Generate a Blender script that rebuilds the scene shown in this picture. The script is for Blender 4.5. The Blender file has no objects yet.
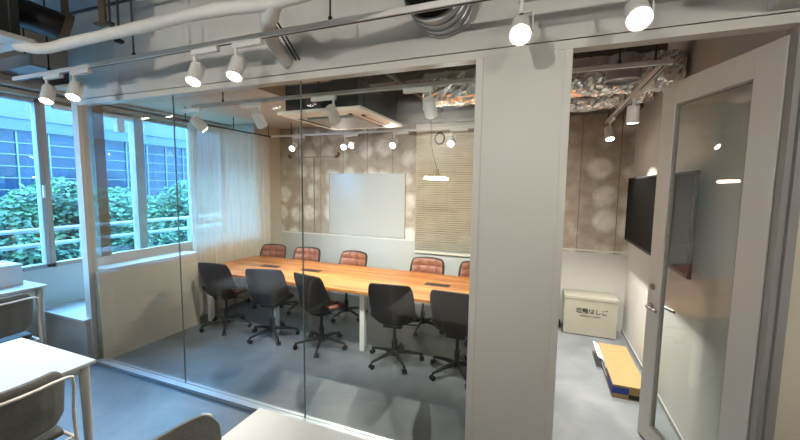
import bpy, bmesh, math, random
from mathutils import Matrix, Vector, Euler
random.seed(7)
PI = math.pi
SC = bpy.context.scene
COL = SC.collection
SC.view_settings.view_transform = 'Standard'
SC.view_settings.look = 'None'
SC.view_settings.gamma = 1.0
SC.view_settings.use_curve_mapping = False
SC.view_settings.exposure = 1.42
SC.cycles.max_bounces = 10
SC.cycles.transparent_max_bounces = 24
SC.cycles.caustics_reflective = False
SC.cycles.caustics_refractive = False
SC.cycles.use_denoising = True
SC.cycles.sample_clamp_indirect = 6

# ------------------------------------------------------------------ materials
def lin(c):
    return tuple(((x / 255) / 12.92 if x / 255 <= 0.04045 else ((x / 255 + 0.055) / 1.055) ** 2.4) for x in c) + (1,)

def nodes(name):
    m = bpy.data.materials.new(name); m.use_nodes = True
    nt = m.node_tree
    return m, nt, nt.nodes['Principled BSDF'], nt.nodes['Material Output']

def N(nt, t, **kw):
    n = nt.nodes.new(t)
    for k, v in kw.items():
        if k.startswith('i_'): n.inputs[k[2:].replace('_', ' ')].default_value = v
        else: setattr(n, k, v)
    return n

def plain(name, rgb, rough=0.5, metal=0.0, var=0.06, scale=6, bump=0.0, bscale=80, spec=0.5):
    """base colour gently varied by noise, optional fine bump"""
    m, nt, b, o = nodes(name)
    tc = N(nt, 'ShaderNodeTexCoord')
    no = N(nt, 'ShaderNodeTexNoise', i_Scale=scale, i_Detail=4.0)
    nt.links.new(tc.outputs['Object'], no.inputs['Vector'])
    r = N(nt, 'ShaderNodeValToRGB')
    c = lin(rgb)
    r.color_ramp.elements[0].position = 0.3; r.color_ramp.elements[1].position = 0.7
    r.color_ramp.elements[0].color = tuple(x * (1 - var) for x in c[:3]) + (1,)
    r.color_ramp.elements[1].color = tuple(min(1, x * (1 + var)) for x in c[:3]) + (1,)
    nt.links.new(no.outputs['Fac'], r.inputs['Fac'])
    nt.links.new(r.outputs['Color'], b.inputs['Base Color'])
    b.inputs['Roughness'].default_value = rough
    b.inputs['Metallic'].default_value = metal
    b.inputs['Specular IOR Level'].default_value = spec
    if bump:
        n2 = N(nt, 'ShaderNodeTexNoise', i_Scale=bscale, i_Detail=3.0)
        nt.links.new(tc.outputs['Object'], n2.inputs['Vector'])
        bp = N(nt, 'ShaderNodeBump', i_Strength=bump, i_Distance=0.01)
        nt.links.new(n2.outputs['Fac'], bp.inputs['Height'])
        nt.links.new(bp.outputs['Normal'], b.inputs['Normal'])
    return m

def emit(name, rgb, strength):
    m, nt, b, o = nodes(name)
    b.inputs['Base Color'].default_value = lin(rgb)
    b.inputs['Emission Color'].default_value = lin(rgb)
    b.inputs['Emission Strength'].default_value = strength
    return m

def glass(name, tint=(0.93, 0.96, 0.95), rmax=1.0, base=0.04):
    """clear flat pane: straight transmission plus a Schlick mirror term on each face"""
    m, nt, b, o = nodes(name)
    nt.nodes.remove(b)
    g = N(nt, 'ShaderNodeNewGeometry')
    d = N(nt, 'ShaderNodeVectorMath', operation='DOT_PRODUCT')
    nt.links.new(g.outputs['Normal'], d.inputs[0]); nt.links.new(g.outputs['Incoming'], d.inputs[1])
    a = N(nt, 'ShaderNodeMath', operation='ABSOLUTE'); nt.links.new(d.outputs['Value'], a.inputs[0])
    s = N(nt, 'ShaderNodeMath', operation='SUBTRACT'); s.inputs[0].default_value = 1; nt.links.new(a.outputs[0], s.inputs[1])
    p = N(nt, 'ShaderNodeMath', operation='POWER'); nt.links.new(s.outputs[0], p.inputs[0]); p.inputs[1].default_value = 5
    mu = N(nt, 'ShaderNodeMath', operation='MULTIPLY_ADD'); nt.links.new(p.outputs[0], mu.inputs[0])
    mu.inputs[1].default_value = (1 - base) * rmax; mu.inputs[2].default_value = base
    t = N(nt, 'ShaderNodeBsdfTransparent'); t.inputs['Color'].default_value = tint + (1,)
    gl = N(nt, 'ShaderNodeBsdfGlossy'); gl.inputs['Roughness'].default_value = 0.0
    mx = N(nt, 'ShaderNodeMixShader')
    nt.links.new(mu.outputs[0], mx.inputs[0]); nt.links.new(t.outputs[0], mx.inputs[1]); nt.links.new(gl.outputs[0], mx.inputs[2])
    nt.links.new(mx.outputs[0], o.inputs['Surface'])
    return m

def wood(name, c0, c1, c2, plank=0.09, length=1.1, rough=0.35, axis='x'):
    """butcher-block staves running along x"""
    m, nt, b, o = nodes(name)
    tc = N(nt, 'ShaderNodeTexCoord')
    br = N(nt, 'ShaderNodeTexBrick', i_Scale=1.0, i_Mortar_Size=0.0008, i_Bias=0.0, i_Brick_Width=length, i_Row_Height=plank)
    br.inputs['Color1'].default_value = (0, 0, 0, 1); br.inputs['Color2'].default_value = (1, 1, 1, 1); br.inputs['Mortar'].default_value = (0.2, 0.2, 0.2, 1)
    mp = N(nt, 'ShaderNodeMapping')
    if axis == 'y': mp.inputs['Rotation'].default_value = (0, 0, PI / 2)
    nt.links.new(tc.outputs['Object'], mp.inputs['Vector'])
    nt.links.new(mp.outputs['Vector'], br.inputs['Vector'])
    m2 = N(nt, 'ShaderNodeMapping'); m2.inputs['Scale'].default_value = (2.0, 28, 28)
    nt.links.new(mp.outputs['Vector'], m2.inputs['Vector'])
    no = N(nt, 'ShaderNodeTexNoise', i_Scale=1.0, i_Detail=6.0, i_Distortion=0.6)
    nt.links.new(m2.outputs['Vector'], no.inputs['Vector'])
    mix = N(nt, 'ShaderNodeMath', operation='MULTIPLY_ADD')
    nt.links.new(no.outputs['Fac'], mix.inputs[0]); mix.inputs[1].default_value = 0.75
    sep = N(nt, 'ShaderNodeSeparateColor'); nt.links.new(br.outputs['Color'], sep.inputs[0])
    m3 = N(nt, 'ShaderNodeMath', operation='MULTIPLY'); nt.links.new(sep.outputs[0], m3.inputs[0]); m3.inputs[1].default_value = 0.3
    nt.links.new(m3.outputs[0], mix.inputs[2])
    r = N(nt, 'ShaderNodeValToRGB')
    e = r.color_ramp.elements
    e[0].position = 0.2; e[0].color = lin(c0); e[1].position = 0.8; e[1].color = lin(c2)
    k = e.new(0.5); k.color = lin(c1)
    nt.links.new(mix.outputs[0], r.inputs['Fac'])
    nt.links.new(r.outputs['Color'], b.inputs['Base Color'])
    b.inputs['Roughness'].default_value = rough
    return m

def panelled(name):
    """bare brown-grey board panels with pale round filler patches and dark joints (x-z wall)"""
    m, nt, b, o = nodes(name)
    tc = N(nt, 'ShaderNodeTexCoord')
    vo = N(nt, 'ShaderNodeTexVoronoi', i_Scale=2.9, i_Randomness=0.55, feature='SMOOTH_F1', i_Smoothness=0.3)
    nz = N(nt, 'ShaderNodeTexNoise', i_Scale=3.0, i_Detail=5.0)
    nt.links.new(tc.outputs['Object'], nz.inputs['Vector'])
    add = N(nt, 'ShaderNodeVectorMath', operation='MULTIPLY_ADD')
    nt.links.new(nz.outputs['Color'], add.inputs[0]); add.inputs[1].default_value = (0.16, 0.16, 0.16)
    nt.links.new(tc.outputs['Object'], add.inputs[2])
    nt.links.new(add.outputs[0], vo.inputs['Vector'])
    r = N(nt, 'ShaderNodeValToRGB'); e = r.color_ramp.elements
    e[0].position = 0.30; e[0].color = lin((212, 206, 196)); e[1].position = 0.50; e[1].color = lin((166, 154, 138))
    nt.links.new(vo.outputs['Distance'], r.inputs['Fac'])
    # streaky darker weathering near the top and speckle
    n2 = N(nt, 'ShaderNodeTexNoise', i_Scale=7.0, i_Detail=6.0, i_Roughness=0.65)
    nt.links.new(tc.outputs['Object'], n2.inputs['Vector'])
    r2 = N(nt, 'ShaderNodeValToRGB'); e = r2.color_ramp.elements
    e[0].position = 0.3; e[0].color = (0.74, 0.71, 0.68, 1); e[1].position = 0.62; e[1].color = (1.05, 1.05, 1.05, 1)
    nt.links.new(n2.outputs['Fac'], r2.inputs['Fac'])
    mul = N(nt, 'ShaderNodeMix', data_type='RGBA', blend_type='MULTIPLY'); mul.inputs[0].default_value = 1
    nt.links.new(r.outputs['Color'], mul.inputs[6]); nt.links.new(r2.outputs['Color'], mul.inputs[7])
    # vertical joints every 0.455 m
    sx = N(nt, 'ShaderNodeSeparateXYZ'); nt.links.new(tc.outputs['Object'], sx.inputs[0])
    md = N(nt, 'ShaderNodeMath', operation='PINGPONG'); nt.links.new(sx.outputs['X'], md.inputs[0]); md.inputs[1].default_value = 0.2275
    lt = N(nt, 'ShaderNodeMath', operation='LESS_THAN'); nt.links.new(md.outputs[0], lt.inputs[0]); lt.inputs[1].default_value = 0.006
    mx = N(nt, 'ShaderNodeMix', data_type='RGBA'); nt.links.new(lt.outputs[0], mx.inputs[0])
    nt.links.new(mul.outputs[2], mx.inputs[6]); mx.inputs[7].default_value = lin((128, 114, 98))
    nt.links.new(mx.outputs[2], b.inputs['Base Color'])
    b.inputs['Roughness'].default_value = 0.8
    return m

def floor_mat():
    m, nt, b, o = nodes('floor_screed')
    tc = N(nt, 'ShaderNodeTexCoord')
    no = N(nt, 'ShaderNodeTexNoise', i_Scale=1.6, i_Detail=7.0, i_Roughness=0.6, i_Distortion=0.5)
    nt.links.new(tc.outputs['Object'], no.inputs['Vector'])
    r = N(nt, 'ShaderNodeValToRGB'); e = r.color_ramp.elements
    e[0].position = 0.3; e[0].color = lin((90, 95, 99)); e[1].position = 0.72; e[1].color = lin((128, 131, 133))
    nt.links.new(no.outputs['Fac'], r.inputs['Fac'])
    nt.links.new(r.outputs['Color'], b.inputs['Base Color'])
    r2 = N(nt, 'ShaderNodeMapRange'); nt.links.new(no.outputs['Fac'], r2.inputs[0]); r2.inputs[3].default_value = 0.28; r2.inputs[4].default_value = 0.5
    nt.links.new(r2.outputs[0], b.inputs['Roughness'])
    return m

def foil_mat():
    m, nt, b, o = nodes('aluminium_foil')
    tc = N(nt, 'ShaderNodeTexCoord')
    no = N(nt, 'ShaderNodeTexNoise', i_Scale=30.0, i_Detail=2.0)
    nt.links.new(tc.outputs['Object'], no.inputs['Vector'])
    bp = N(nt, 'ShaderNodeBump', i_Strength=0.3, i_Distance=0.01); nt.links.new(no.outputs['Fac'], bp.inputs['Height'])
    nt.links.new(bp.outputs['Normal'], b.inputs['Normal'])
    b.inputs['Base Color'].default_value = (0.84, 0.83, 0.81, 1); b.inputs['Metallic'].default_value = 1.0; b.inputs['Roughness'].default_value = 0.26
    return m

def curtain_mat():
    m, nt, b, o = nodes('sheer_curtain')
    nt.nodes.remove(b)
    d = N(nt, 'ShaderNodeBsdfDiffuse'); d.inputs['Color'].default_value = lin((238, 230, 214))
    t = N(nt, 'ShaderNodeBsdfTranslucent'); t.inputs['Color'].default_value = lin((226, 226, 218))
    tr = N(nt, 'ShaderNodeBsdfTransparent')
    m1 = N(nt, 'ShaderNodeMixShader'); m1.inputs[0].default_value = 0.3
    nt.links.new(d.outputs[0], m1.inputs[1]); nt.links.new(t.outputs[0], m1.inputs[2])
    m2 = N(nt, 'ShaderNodeMixShader'); m2.inputs[0].default_value = 0.78
    nt.links.new(tr.outputs[0], m2.inputs[1]); nt.links.new(m1.outputs[0], m2.inputs[2])
    nt.links.new(m2.outputs[0], o.inputs['Surface'])
    return m

def leaf_mat():
    m, nt, b, o = nodes('hedge_leaf')
    oi = N(nt, 'ShaderNodeTexCoord')
    no = N(nt, 'ShaderNodeTexNoise', i_Scale=9.0, i_Detail=2.0); nt.links.new(oi.outputs['Object'], no.inputs['Vector'])
    r = N(nt, 'ShaderNodeValToRGB'); e = r.color_ramp.elements
    e[0].position = 0.35; e[0].color = lin((26, 58, 36)); e[1].position = 0.68; e[1].color = lin((84, 122, 78))
    nt.links.new(no.outputs['Fac'], r.inputs['Fac']); nt.links.new(r.outputs['Color'], b.inputs['Base Color'])
    b.inputs['Roughness'].default_value = 0.45
    return m

def tile_mat(name, rgb, w, h):
    m, nt, b, o = nodes(name)
    tc = N(nt, 'ShaderNodeTexCoord')
    mp = N(nt, 'ShaderNodeMapping'); mp.inputs['Rotation'].default_value = (0, 0, 0)
    sx = N(nt, 'ShaderNodeSeparateXYZ'); nt.links.new(tc.outputs['Object'], sx.inputs[0])
    cx = N(nt, 'ShaderNodeCombineXYZ'); nt.links.new(sx.outputs['Y'], cx.inputs['X']); nt.links.new(sx.outputs['Z'], cx.inputs['Y'])
    br = N(nt, 'ShaderNodeTexBrick', i_Scale=1.0, i_Mortar_Size=0.01, i_Brick_Width=w, i_Row_Height=h)
    c = lin(rgb)
    br.inputs['Color1'].default_value = c; br.inputs['Color2'].default_value = tuple(x * 0.93 for x in c[:3]) + (1,); br.inputs['Mortar'].default_value = tuple(x * 0.8 for x in c[:3]) + (1,)
    nt.links.new(cx.outputs[0], br.inputs['Vector']); nt.links.new(br.outputs['Color'], b.inputs['Base Color'])
    b.inputs['Roughness'].default_value = 0.6
    return m

MT = dict(
    white_wall=plain('white_paint', (205, 202, 194), 0.75, var=0.02, scale=2),
    partition=plain('partition_paint', (202, 199, 190), 0.45, var=0.015, scale=2),
    jamb=plain('jamb_paint', (146, 144, 139), 0.6, var=0.02, scale=2),
    dado=plain('dado_paint', (176, 174, 167), 0.7, var=0.02, scale=2),
    upper=plain('bulkhead_paint', (196, 193, 186), 0.75, var=0.04, scale=2.5),
    beige_wall=plain('beige_paint', (206, 196, 178), 0.75, var=0.03, scale=3),
    sill=plain('sill_metal', (166, 172, 176), 0.35, metal=0.3, var=0.03),
    floor=floor_mat(),
    slab=plain('slab_concrete', (150, 151, 153), 0.85, var=0.18, scale=3, bump=0.3, bscale=30),
    board=wood('ceiling_board', (192, 176, 152), (202, 187, 164), (212, 198, 176), plank=0.9, length=1.8, rough=0.7, axis='y'),
    beam=plain('beam_concrete', (104, 100, 92), 0.9, var=0.2, scale=4),
    panel=panelled('bare_wall_panels'),
    oak=wood('oak_staves', (118, 64, 28), (176, 108, 52), (212, 146, 80), plank=0.075, length=0.95, rough=0.38),
    darkmetal=plain('black_metal', (26, 26, 27), 0.4, metal=0.2, var=0.1),
    black=plain('black_plastic', (18, 18, 19), 0.45, var=0.1),
    chrome=plain('brushed_steel', (150, 148, 145), 0.3, metal=0.9, var=0.05),
    white=plain('white_powdercoat', (222, 220, 214), 0.4, var=0.015),
    desk=plain('white_laminate', (206, 206, 204), 0.35, var=0.01),
    shell=plain('dark_brown_leather', (34, 24, 19), 0.6, var=0.15, scale=10, bump=0.15, bscale=160),
    leather=plain('tan_leather', (132, 82, 62), 0.5, var=0.14, scale=12, bump=0.15, bscale=160),
    fabric=plain('grey_felt', (104, 103, 98), 0.95, var=0.14, scale=90, bump=0.4, bscale=300),
    fabric_pad=plain('dark_grey_felt', (74, 74, 72), 0.95, var=0.14, scale=90, bump=0.4, bscale=300),
    tube=plain('warm_white_tube', (196, 190, 178), 0.4, var=0.03),
    board_white=plain('whiteboard_enamel', (172, 172, 166), 0.22, var=0.01),
    blind=plain('cream_slats', (208, 197, 174), 0.55, var=0.05, scale=8),
    aluminium=plain('aluminium', (186, 186, 186), 0.35, metal=0.6, var=0.03),
    winframe=plain('window_frame_grey', (158, 158, 158), 0.45, var=0.04),
    winframe_warm=plain('window_frame_beige', (176, 164, 146), 0.55, var=0.06, scale=5),
    pillar=plain('brown_post', (140, 126, 106), 0.8, var=0.15, scale=8),
    foil=foil_mat(),
    wrap=plain('white_tape_wrap', (210, 208, 202), 0.6, var=0.05, scale=8),
    cream=plain('cream_plastic', (240, 231, 218), 0.5, var=0.01),
    grille=plain('grey_grille', (150, 148, 140), 0.6, var=0.1, scale=40),
    darkduct=plain('dark_grey_sheet', (62, 64, 66), 0.6, metal=0.2, var=0.15),
    rust=plain('rust_brown', (118, 64, 42), 0.7, var=0.2, scale=20),
    strap=plain('brown_steel', (92, 78, 62), 0.7, var=0.15, scale=10),
    rod=plain('dark_rod', (40, 44, 50), 0.6, var=0.1),
    ladderbox=plain('putty_steel', (150, 146, 131), 0.45, var=0.03),
    ink=plain('black_ink', (22, 20, 18), 0.7, var=0.0),
    card=plain('corrugated_card', (146, 120, 78), 0.85, var=0.06, scale=9),
    blue=plain('blue_print', (22, 46, 120), 0.6, var=0.05),
    paper=plain('white_paper', (226, 222, 212), 0.8, var=0.02),
    screen=plain('tv_screen', (8, 8, 7), 0.5, var=0.0, spec=0.04),
    glass=glass('clear_glass'),
    door_glass=glass('door_pane', (0.9, 0.93, 0.92)),
    win_glass=glass('window_pane', (0.86, 0.93, 0.96)),
    edge=plain('glass_edge', (96, 116, 108), 0.3, var=0.0),
    lens=emit('lamp_lens', (255, 246, 232), 14),
    led=emit('led_tube', (255, 234, 200), 18),
    curtain=curtain_mat(),
    leaf=leaf_mat(),
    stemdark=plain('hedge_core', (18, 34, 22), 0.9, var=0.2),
    facade=tile_mat('pale_tiles', (60, 64, 66), 0.5, 0.25),
    fac_band=plain('facade_band', (54, 62, 68), 0.7, var=0.05),
    fac_glass=plain('facade_glazing', (20, 34, 48), 0.15, var=0.45, scale=0.9, spec=0.22),
    fac_mull=plain('facade_mullion', (76, 82, 86), 0.5, var=0.02),
    pave=plain('outside_paving', (126, 130, 128), 0.9, var=0.1),
    rail=plain('railing_paint', (150, 152, 152), 0.45, var=0.02),
)

# ------------------------------------------------------------------ mesh builder
WM = {}          # world matrix of each object as built
def world(o): return WM.get(o, Matrix.Identity(4))

class MB:
    def __init__(self): self.bm = bmesh.new()
    def box(self, c, s, rot=None, bevel=0):
        r = bmesh.ops.create_cube(self.bm, size=1)
        M = Matrix.Translation(c) @ (rot.to_4x4() if rot else Matrix.Identity(4)) @ Matrix.Diagonal((s[0], s[1], s[2], 1))
        bmesh.ops.transform(self.bm, matrix=M, verts=r['verts'])
        if bevel:
            es = list({e for v in r['verts'] for e in v.link_edges})
            bmesh.ops.bevel(self.bm, geom=es, offset=bevel, segments=2, affect='EDGES', profile=0.6)
        return self
    def span(self, a, b, bevel=0):
        return self.box([(a[i] + b[i]) / 2 for i in range(3)], [abs(b[i] - a[i]) for i in range(3)], bevel=bevel)
    def cyl(self, p0, p1, r0, r1=None, seg=20, caps=True):
        p0, p1 = Vector(p0), Vector(p1); d = p1 - p0
        r1 = r0 if r1 is None else r1
        r = bmesh.ops.create_cone(self.bm, cap_ends=caps, segments=seg, radius1=r0, radius2=r1, depth=d.length)
        M = Matrix.Translation((p0 + p1) / 2) @ d.to_track_quat('Z', 'Y').to_matrix().to_4x4()
        bmesh.ops.transform(self.bm, matrix=M, verts=r['verts']); return self
    def sphere(self, c, r, s=(1, 1, 1), seg=14):
        q = bmesh.ops.create_uvsphere(self.bm, u_segments=seg, v_segments=seg // 2 + 2, radius=r)
        bmesh.ops.transform(self.bm, matrix=Matrix.Translation(c) @ Matrix.Diagonal((s[0], s[1], s[2], 1)), verts=q['verts']); return self
    def tube(self, pts, r, seg=10, closed=False, radii=None, caps=True):
        pts = [Vector(p) for p in pts]; n = len(pts); rings = []
        up = None
        for i, p in enumerate(pts):
            a = pts[(i - 1) % n] if (closed or i > 0) else p
            b = pts[(i + 1) % n] if (closed or i < n - 1) else p
            t = (b - a).normalized()
            if up is None:
                up = Vector((0, 0, 1)) if abs(t.z) < 0.9 else Vector((1, 0, 0))
            x = t.cross(up)
            if x.length < 1e-6: x = t.cross(Vector((0, 1, 0)))
            x.normalize(); y = x.cross(t).normalized(); up = y
            rr = radii[i] if radii else r
            rings.append([self.bm.verts.new(p + (x * math.cos(2 * PI * k / seg) + y * math.sin(2 * PI * k / seg)) * rr) for k in range(seg)])
        m = n if closed else n - 1
        for i in range(m):
            A, B = rings[i], rings[(i + 1) % n]
            for k in range(seg):
                self.bm.faces.new((A[k], A[(k + 1) % seg], B[(k + 1) % seg], B[k]))
        if not closed and caps:
            self.bm.faces.new(rings[0][::-1]); self.bm.faces.new(rings[-1])
        return self
    def torus(self, c, R, r, normal=(0, 0, 1), seg=36):
        q = Vector(normal).to_track_quat('Z', 'Y')
        return self.tube([Vector(c) + q @ Vector((R * math.cos(2 * PI * i / seg), R * math.sin(2 * PI * i / seg), 0)) for i in range(seg)], r, 8, closed=True)
    def grid(self, f, nu, nv, thick=0.0):
        """f(u,v)->Vector, u,v in 0..1; thick>0 closes it into a slab along its normals"""
        V = [[self.bm.verts.new(f(i / nu, j / nv)) for i in range(nu + 1)] for j in range(nv + 1)]
        F = [self.bm.faces.new((V[j][i], V[j][i + 1], V[j + 1][i + 1], V[j + 1][i])) for j in range(nv) for i in range(nu)]
        if thick:
            self.bm.normal_update()
            bmesh.ops.solidify(self.bm, geom=F, thickness=thick)
        return self
    def prism(self, poly, h, M=None):
        """polygon in xy extruded along +z by h, placed by M"""
        M = M or Matrix.Identity(4)
        a = [self.bm.verts.new(M @ Vector((x, y, 0))) for x, y in poly]
        b = [self.bm.verts.new(M @ Vector((x, y, h))) for x, y in poly]
        n = len(poly)
        self.bm.faces.new(a[::-1]); self.bm.faces.new(b)
        for i in range(n): self.bm.faces.new((a[i], a[(i + 1) % n], b[(i + 1) % n], b[i]))
        return self
    def build(self, name, mat, parent=None, local=True, smooth=True, sub=0):
        """local: the vertices are in the parent's frame; else in world coordinates"""
        if not local and parent is not None:
            bmesh.ops.transform(self.bm, matrix=world(parent).inverted(), verts=self.bm.verts)
        bmesh.ops.recalc_face_normals(self.bm, faces=self.bm.faces)
        me = bpy.data.meshes.new(name); self.bm.to_mesh(me); self.bm.free()
        o = bpy.data.objects.new(name, me); COL.objects.link(o)
        me.materials.append(MT[mat])
        if smooth:
            for p in me.polygons: p.use_smooth = True
            me.set_sharp_from_angle(angle=math.radians(38))
        if sub:
            s = o.modifiers.new('sub', 'SUBSURF'); s.levels = sub; s.render_levels = sub
        if parent is not None:
            o.parent = parent; WM[o] = world(parent).copy()
        return o

def tag(o, label, cat, group=None, kind=None):
    o['label'] = label; o['category'] = cat
    if group: o['group'] = group
    if kind: o['kind'] = kind
    return o
def thing(name, label, cat, loc=(0, 0, 0), rz=0, group=None):
    o = bpy.data.objects.new(name, None); COL.objects.link(o)
    o.empty_display_size = 0.1
    o.location = loc; o.rotation_euler = (0, 0, rz)
    WM[o] = Matrix.Translation(loc) @ Matrix.Rotation(rz, 4, 'Z')
    return tag(o, label, cat, group)
def struct(o):
    o['kind'] = 'structure'; return o
def kids(o): return [c for c in bpy.data.objects if c.parent == o]
def copy_tree(o, parent=None):
    c = o.copy(); COL.objects.link(c)
    if parent is not None: c.parent = parent
    for ch in kids(o): copy_tree(ch, c)
    return c
def place(o, loc, rz):
    o.location = loc; o.rotation_euler = (0, 0, rz)

# ------------------------------------------------------------------ key dimensions (metres; x along the partition, y into the room)
PY = 2.30                 # partition plane
PX0 = -4.28               # its left post
XR = 1.06                 # right-hand wall of the room
YB = 5.45                 # back wall
XW = -5.2                 # window plane
XL = -4.5                 # inner low wall under the windows
ZC = 3.5                  # slab underside
ZO = 2.66                 # top of the partition opening

# ------------------------------------------------------------------ shell
struct(MB().span((-5.3, -3.2, -0.12), (2.6, YB + 0.15, 0)).build('floor', 'floor', smooth=False))
struct(MB().span((-5.3, -3.2, ZC), (2.6, YB + 0.15, ZC + 0.15)).build('ceiling', 'slab', smooth=False))
# back wall: white dado below, bare board panels above, an opening for the window behind the blind
dado = MB().span((-5.3, YB, 0), (XR + 0.1, YB + 0.12, 1.03))
struct(dado.build('wall_back', 'dado', smooth=False))
bp = MB().span((-5.3, YB + 0.001, 1.03), (XR + 0.1, YB + 0.12, ZC))
struct(bp.build('wall_back_upper', 'panel', smooth=False))
struct(MB().span((-4.52, YB - 0.012, 1.02), (-1.9, YB + 0.0, 1.045)).span((0.1, YB - 0.012, 1.055), (XR, YB, 1.075)).build('trim_1', 'white_wall', smooth=False))
# right-hand wall (inside), with a low skirting
struct(MB().span((XR, PY + 0.09, 0), (XR + 0.12, YB, ZC)).build('wall_right', 'white_wall', smooth=False))
struct(MB().span((XR - 0.012, PY + 0.1, 0), (XR, YB, 0.04)).build('baseboard_right', 'jamb', smooth=False))
# left wall: outer leaf under and over the windows
lw = MB().span((XW - 0.1, -3.2, 0), (XW, YB, 0.93)).span((XW - 0.1, -3.2, 2.80), (XW, YB, ZC))
lw.span((XW - 0.1, 4.8, 0.93), (XW, YB, 2.80)).span((XW - 0.1, -3.2, 0.93), (XW, 0.3, 2.80))
struct(lw.build('wall_left', 'white_wall', smooth=False))
# meeting-room side of that wall: boxed-out low wall with ledge, and the solid return at its far end
lb = MB().span((PX0 - 0.02, PY + 0.06, 0), (PX0 + 0.01, 3.48, 0.965))
lb.span((XL, 3.45, 0), (PX0 + 0.01, 3.48, 0.965)).span((XL - 0.03, 3.48, 0), (XL, 4.82, 1.10)).span((XL - 0.03, PY + 0.06, 0.965), (XL, 3.48, 1.10))
lb.span((XW, 4.82, 0), (XL, YB, ZC)).span((-4.335, PY + 0.012, 0), (PX0 + 0.01, PY + 0.06, 0.965))
struct(lb.build('wall_left_lower', 'beige_wall', smooth=False))
struct(MB().span((XL, PY + 0.06, 0.965), (PX0 + 0.02, 3.48, 0.99), bevel=0.004).build('trim_2', 'desk', smooth=False))
# bench box standing in the niche outside the partition's end
struct(MB().span((XW, PY - 0.08, 0), (PX0 - 0.08, 3.4, 0.45)).build('trim_3', 'upper', smooth=False))
struct(MB().span((XW, PY - 0.10, 0.45), (PX0 - 0.08, 3.4, 0.475), bevel=0.004).build('trim_4', 'desk', smooth=False))
# brown post between windows and partition
struct(MB().span((-4.56, 2.43, 1.10), (-4.41, 2.53, 2.9)).span((-4.565, 2.425, 1.72), (-4.405, 2.535, 1.73)).build('trim_5', 'pillar', smooth=False))
# upper wall above the partition (bulkhead), wall right of the door, office walls behind the camera
bh = MB().span((PX0 - 0.17, PY - 0.03, 2.715), (2.6, PY + 0.09, ZC))
struct(bh.build('wall_front_upper', 'upper', smooth=False))
struct(MB().span((1.11, PY - 0.05, 0), (2.6, PY + 0.09, 2.715)).build('wall_front', 'beige_wall', smooth=False))
struct(MB().span((2.5, -3.2, 0), (2.6, PY, ZC)).build('wall_far_right', 'white_wall', smooth=False))
struct(MB().span((-5.3, -3.3, 0), (2.6, -3.2, ZC)).build('wall_behind', 'white_wall', smooth=False))
# lowered soffit at the right of the office
struct(MB().span((0.93, 0.7, 2.725), (2.5, PY - 0.03, 3.1)).build('ceiling_soffit', 'white_wall', smooth=False))
# board ceiling over the window side of the meeting room, beams
struct(MB().span((-5.2, PY + 0.09, 2.90), (-2.84, YB, 2.93)).span((-2.87, PY + 0.09, 2.93), (-2.84, YB, ZC)).build('ceiling_board', 'board', smooth=False))
struct(MB().span((-2.72, 5.15, 2.86), (XR, YB, ZC)).build('ceiling_beam', 'beam', smooth=False))
struct(MB().span((-2.72, 4.35, 3.2), (XR, 4.6, ZC)).build('ceiling_beam_cross', 'beam', smooth=False))

# ------------------------------------------------------------------ partition: frame, column panel, panes
fr = MB().span((PX0 - 0.08, PY - 0.035, ZO), (1.11, PY + 0.05, 2.708), bevel=0.003)          # head rail
fr.span((PX0 - 0.15, PY - 0.04, 0), (PX0 - 0.055, PY + 0.05, 2.708), bevel=0.003)                # left post
fr.span((-0.41, PY - 0.035, 0), (-0.365, PY + 0.05, ZO), bevel=0.003)                           # post at column
fr.span((0.075, PY - 0.035, 0), (0.118, PY + 0.05, ZO), bevel=0.003)                               # door jamb left
struct(fr.build('trim_6', 'partition', smooth=False))
struct(MB().span((-0.365, PY - 0.03, 0), (0.075, PY + 0.045, ZO)).span((-0.345, PY - 0.036, 0), (0.055, PY - 0.03, ZO)).build('wall_front_panel', 'partition', smooth=False))
struct(MB().span((PX0 - 0.055, PY - 0.06, 0), (-0.41, PY + 0.035, 0.035), bevel=0.003).build('trim_7', 'sill', smooth=False))
struct(MB().span((1.05, PY - 0.035, 0), (1.11, PY + 0.05, ZO)).span((1.075, PY - 0.06, 0), (1.11, PY - 0.035, ZO)).build('trim_8', 'jamb', smooth=False))
w1 = bpy.data.objects.new('window_1', None); COL.objects.link(w1); struct(w1); w1.location = (PX0, PY, 0); WM[w1] = Matrix.Translation((PX0, PY, 0))
joints = [PX0 - 0.055, -3.04, -1.70, -0.41]
for a, b in zip(joints[:-1], joints[1:]):
    MB().span((a + 0.003, PY - 0.005, 0.035), (b - 0.003, PY + 0.005, ZO)).build('pane', 'glass', w1, local=False, smooth=False)
for x in joints[1:-1]:
    MB().span((x - 0.003, PY - 0.005, 0.035), (x + 0.003, PY + 0.005, ZO)).build('joint', 'edge', w1, local=False, smooth=False)

# ------------------------------------------------------------------ outer windows: one object per bay
def window_bay(n, y0, y1, frame, z0=0.93, z1=2.80, mid=True):
    e = bpy.data.objects.new('window_%d' % n, None); COL.objects.link(e); struct(e)
    e.location = (XW, y0, z0); WM[e] = Matrix.Translation((XW, y0, z0))
    f = MB(); t = 0.045
    f.span((XW - 0.07, y0, z0), (XW + 0.02, y1, z0 + t), bevel=0.004).span((XW - 0.07, y0, z1 - t), (XW + 0.02, y1, z1), bevel=0.004)
    f.span((XW - 0.07, y0, z0), (XW + 0.02, y0 + t, z1), bevel=0.004).span((XW - 0.07, y1 - t, z0), (XW + 0.02, y1, z1), bevel=0.004)
    f.build('frame', frame, e, local=False, smooth=False)
    MB().span((XW - 0.03, y0 + t, z0 + t), (XW - 0.022, y1 - t, z1 - t)).build('pane', 'win_glass', e, local=False, smooth=False)
    return e
bays = [(0.3, 1.05, 'winframe'), (1.05, 2.35, 'winframe'), (2.35, 3.36, 'winframe_warm'), (3.36, 4.22, 'winframe_warm'), (4.22, 4.8, 'winframe_warm')]
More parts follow.
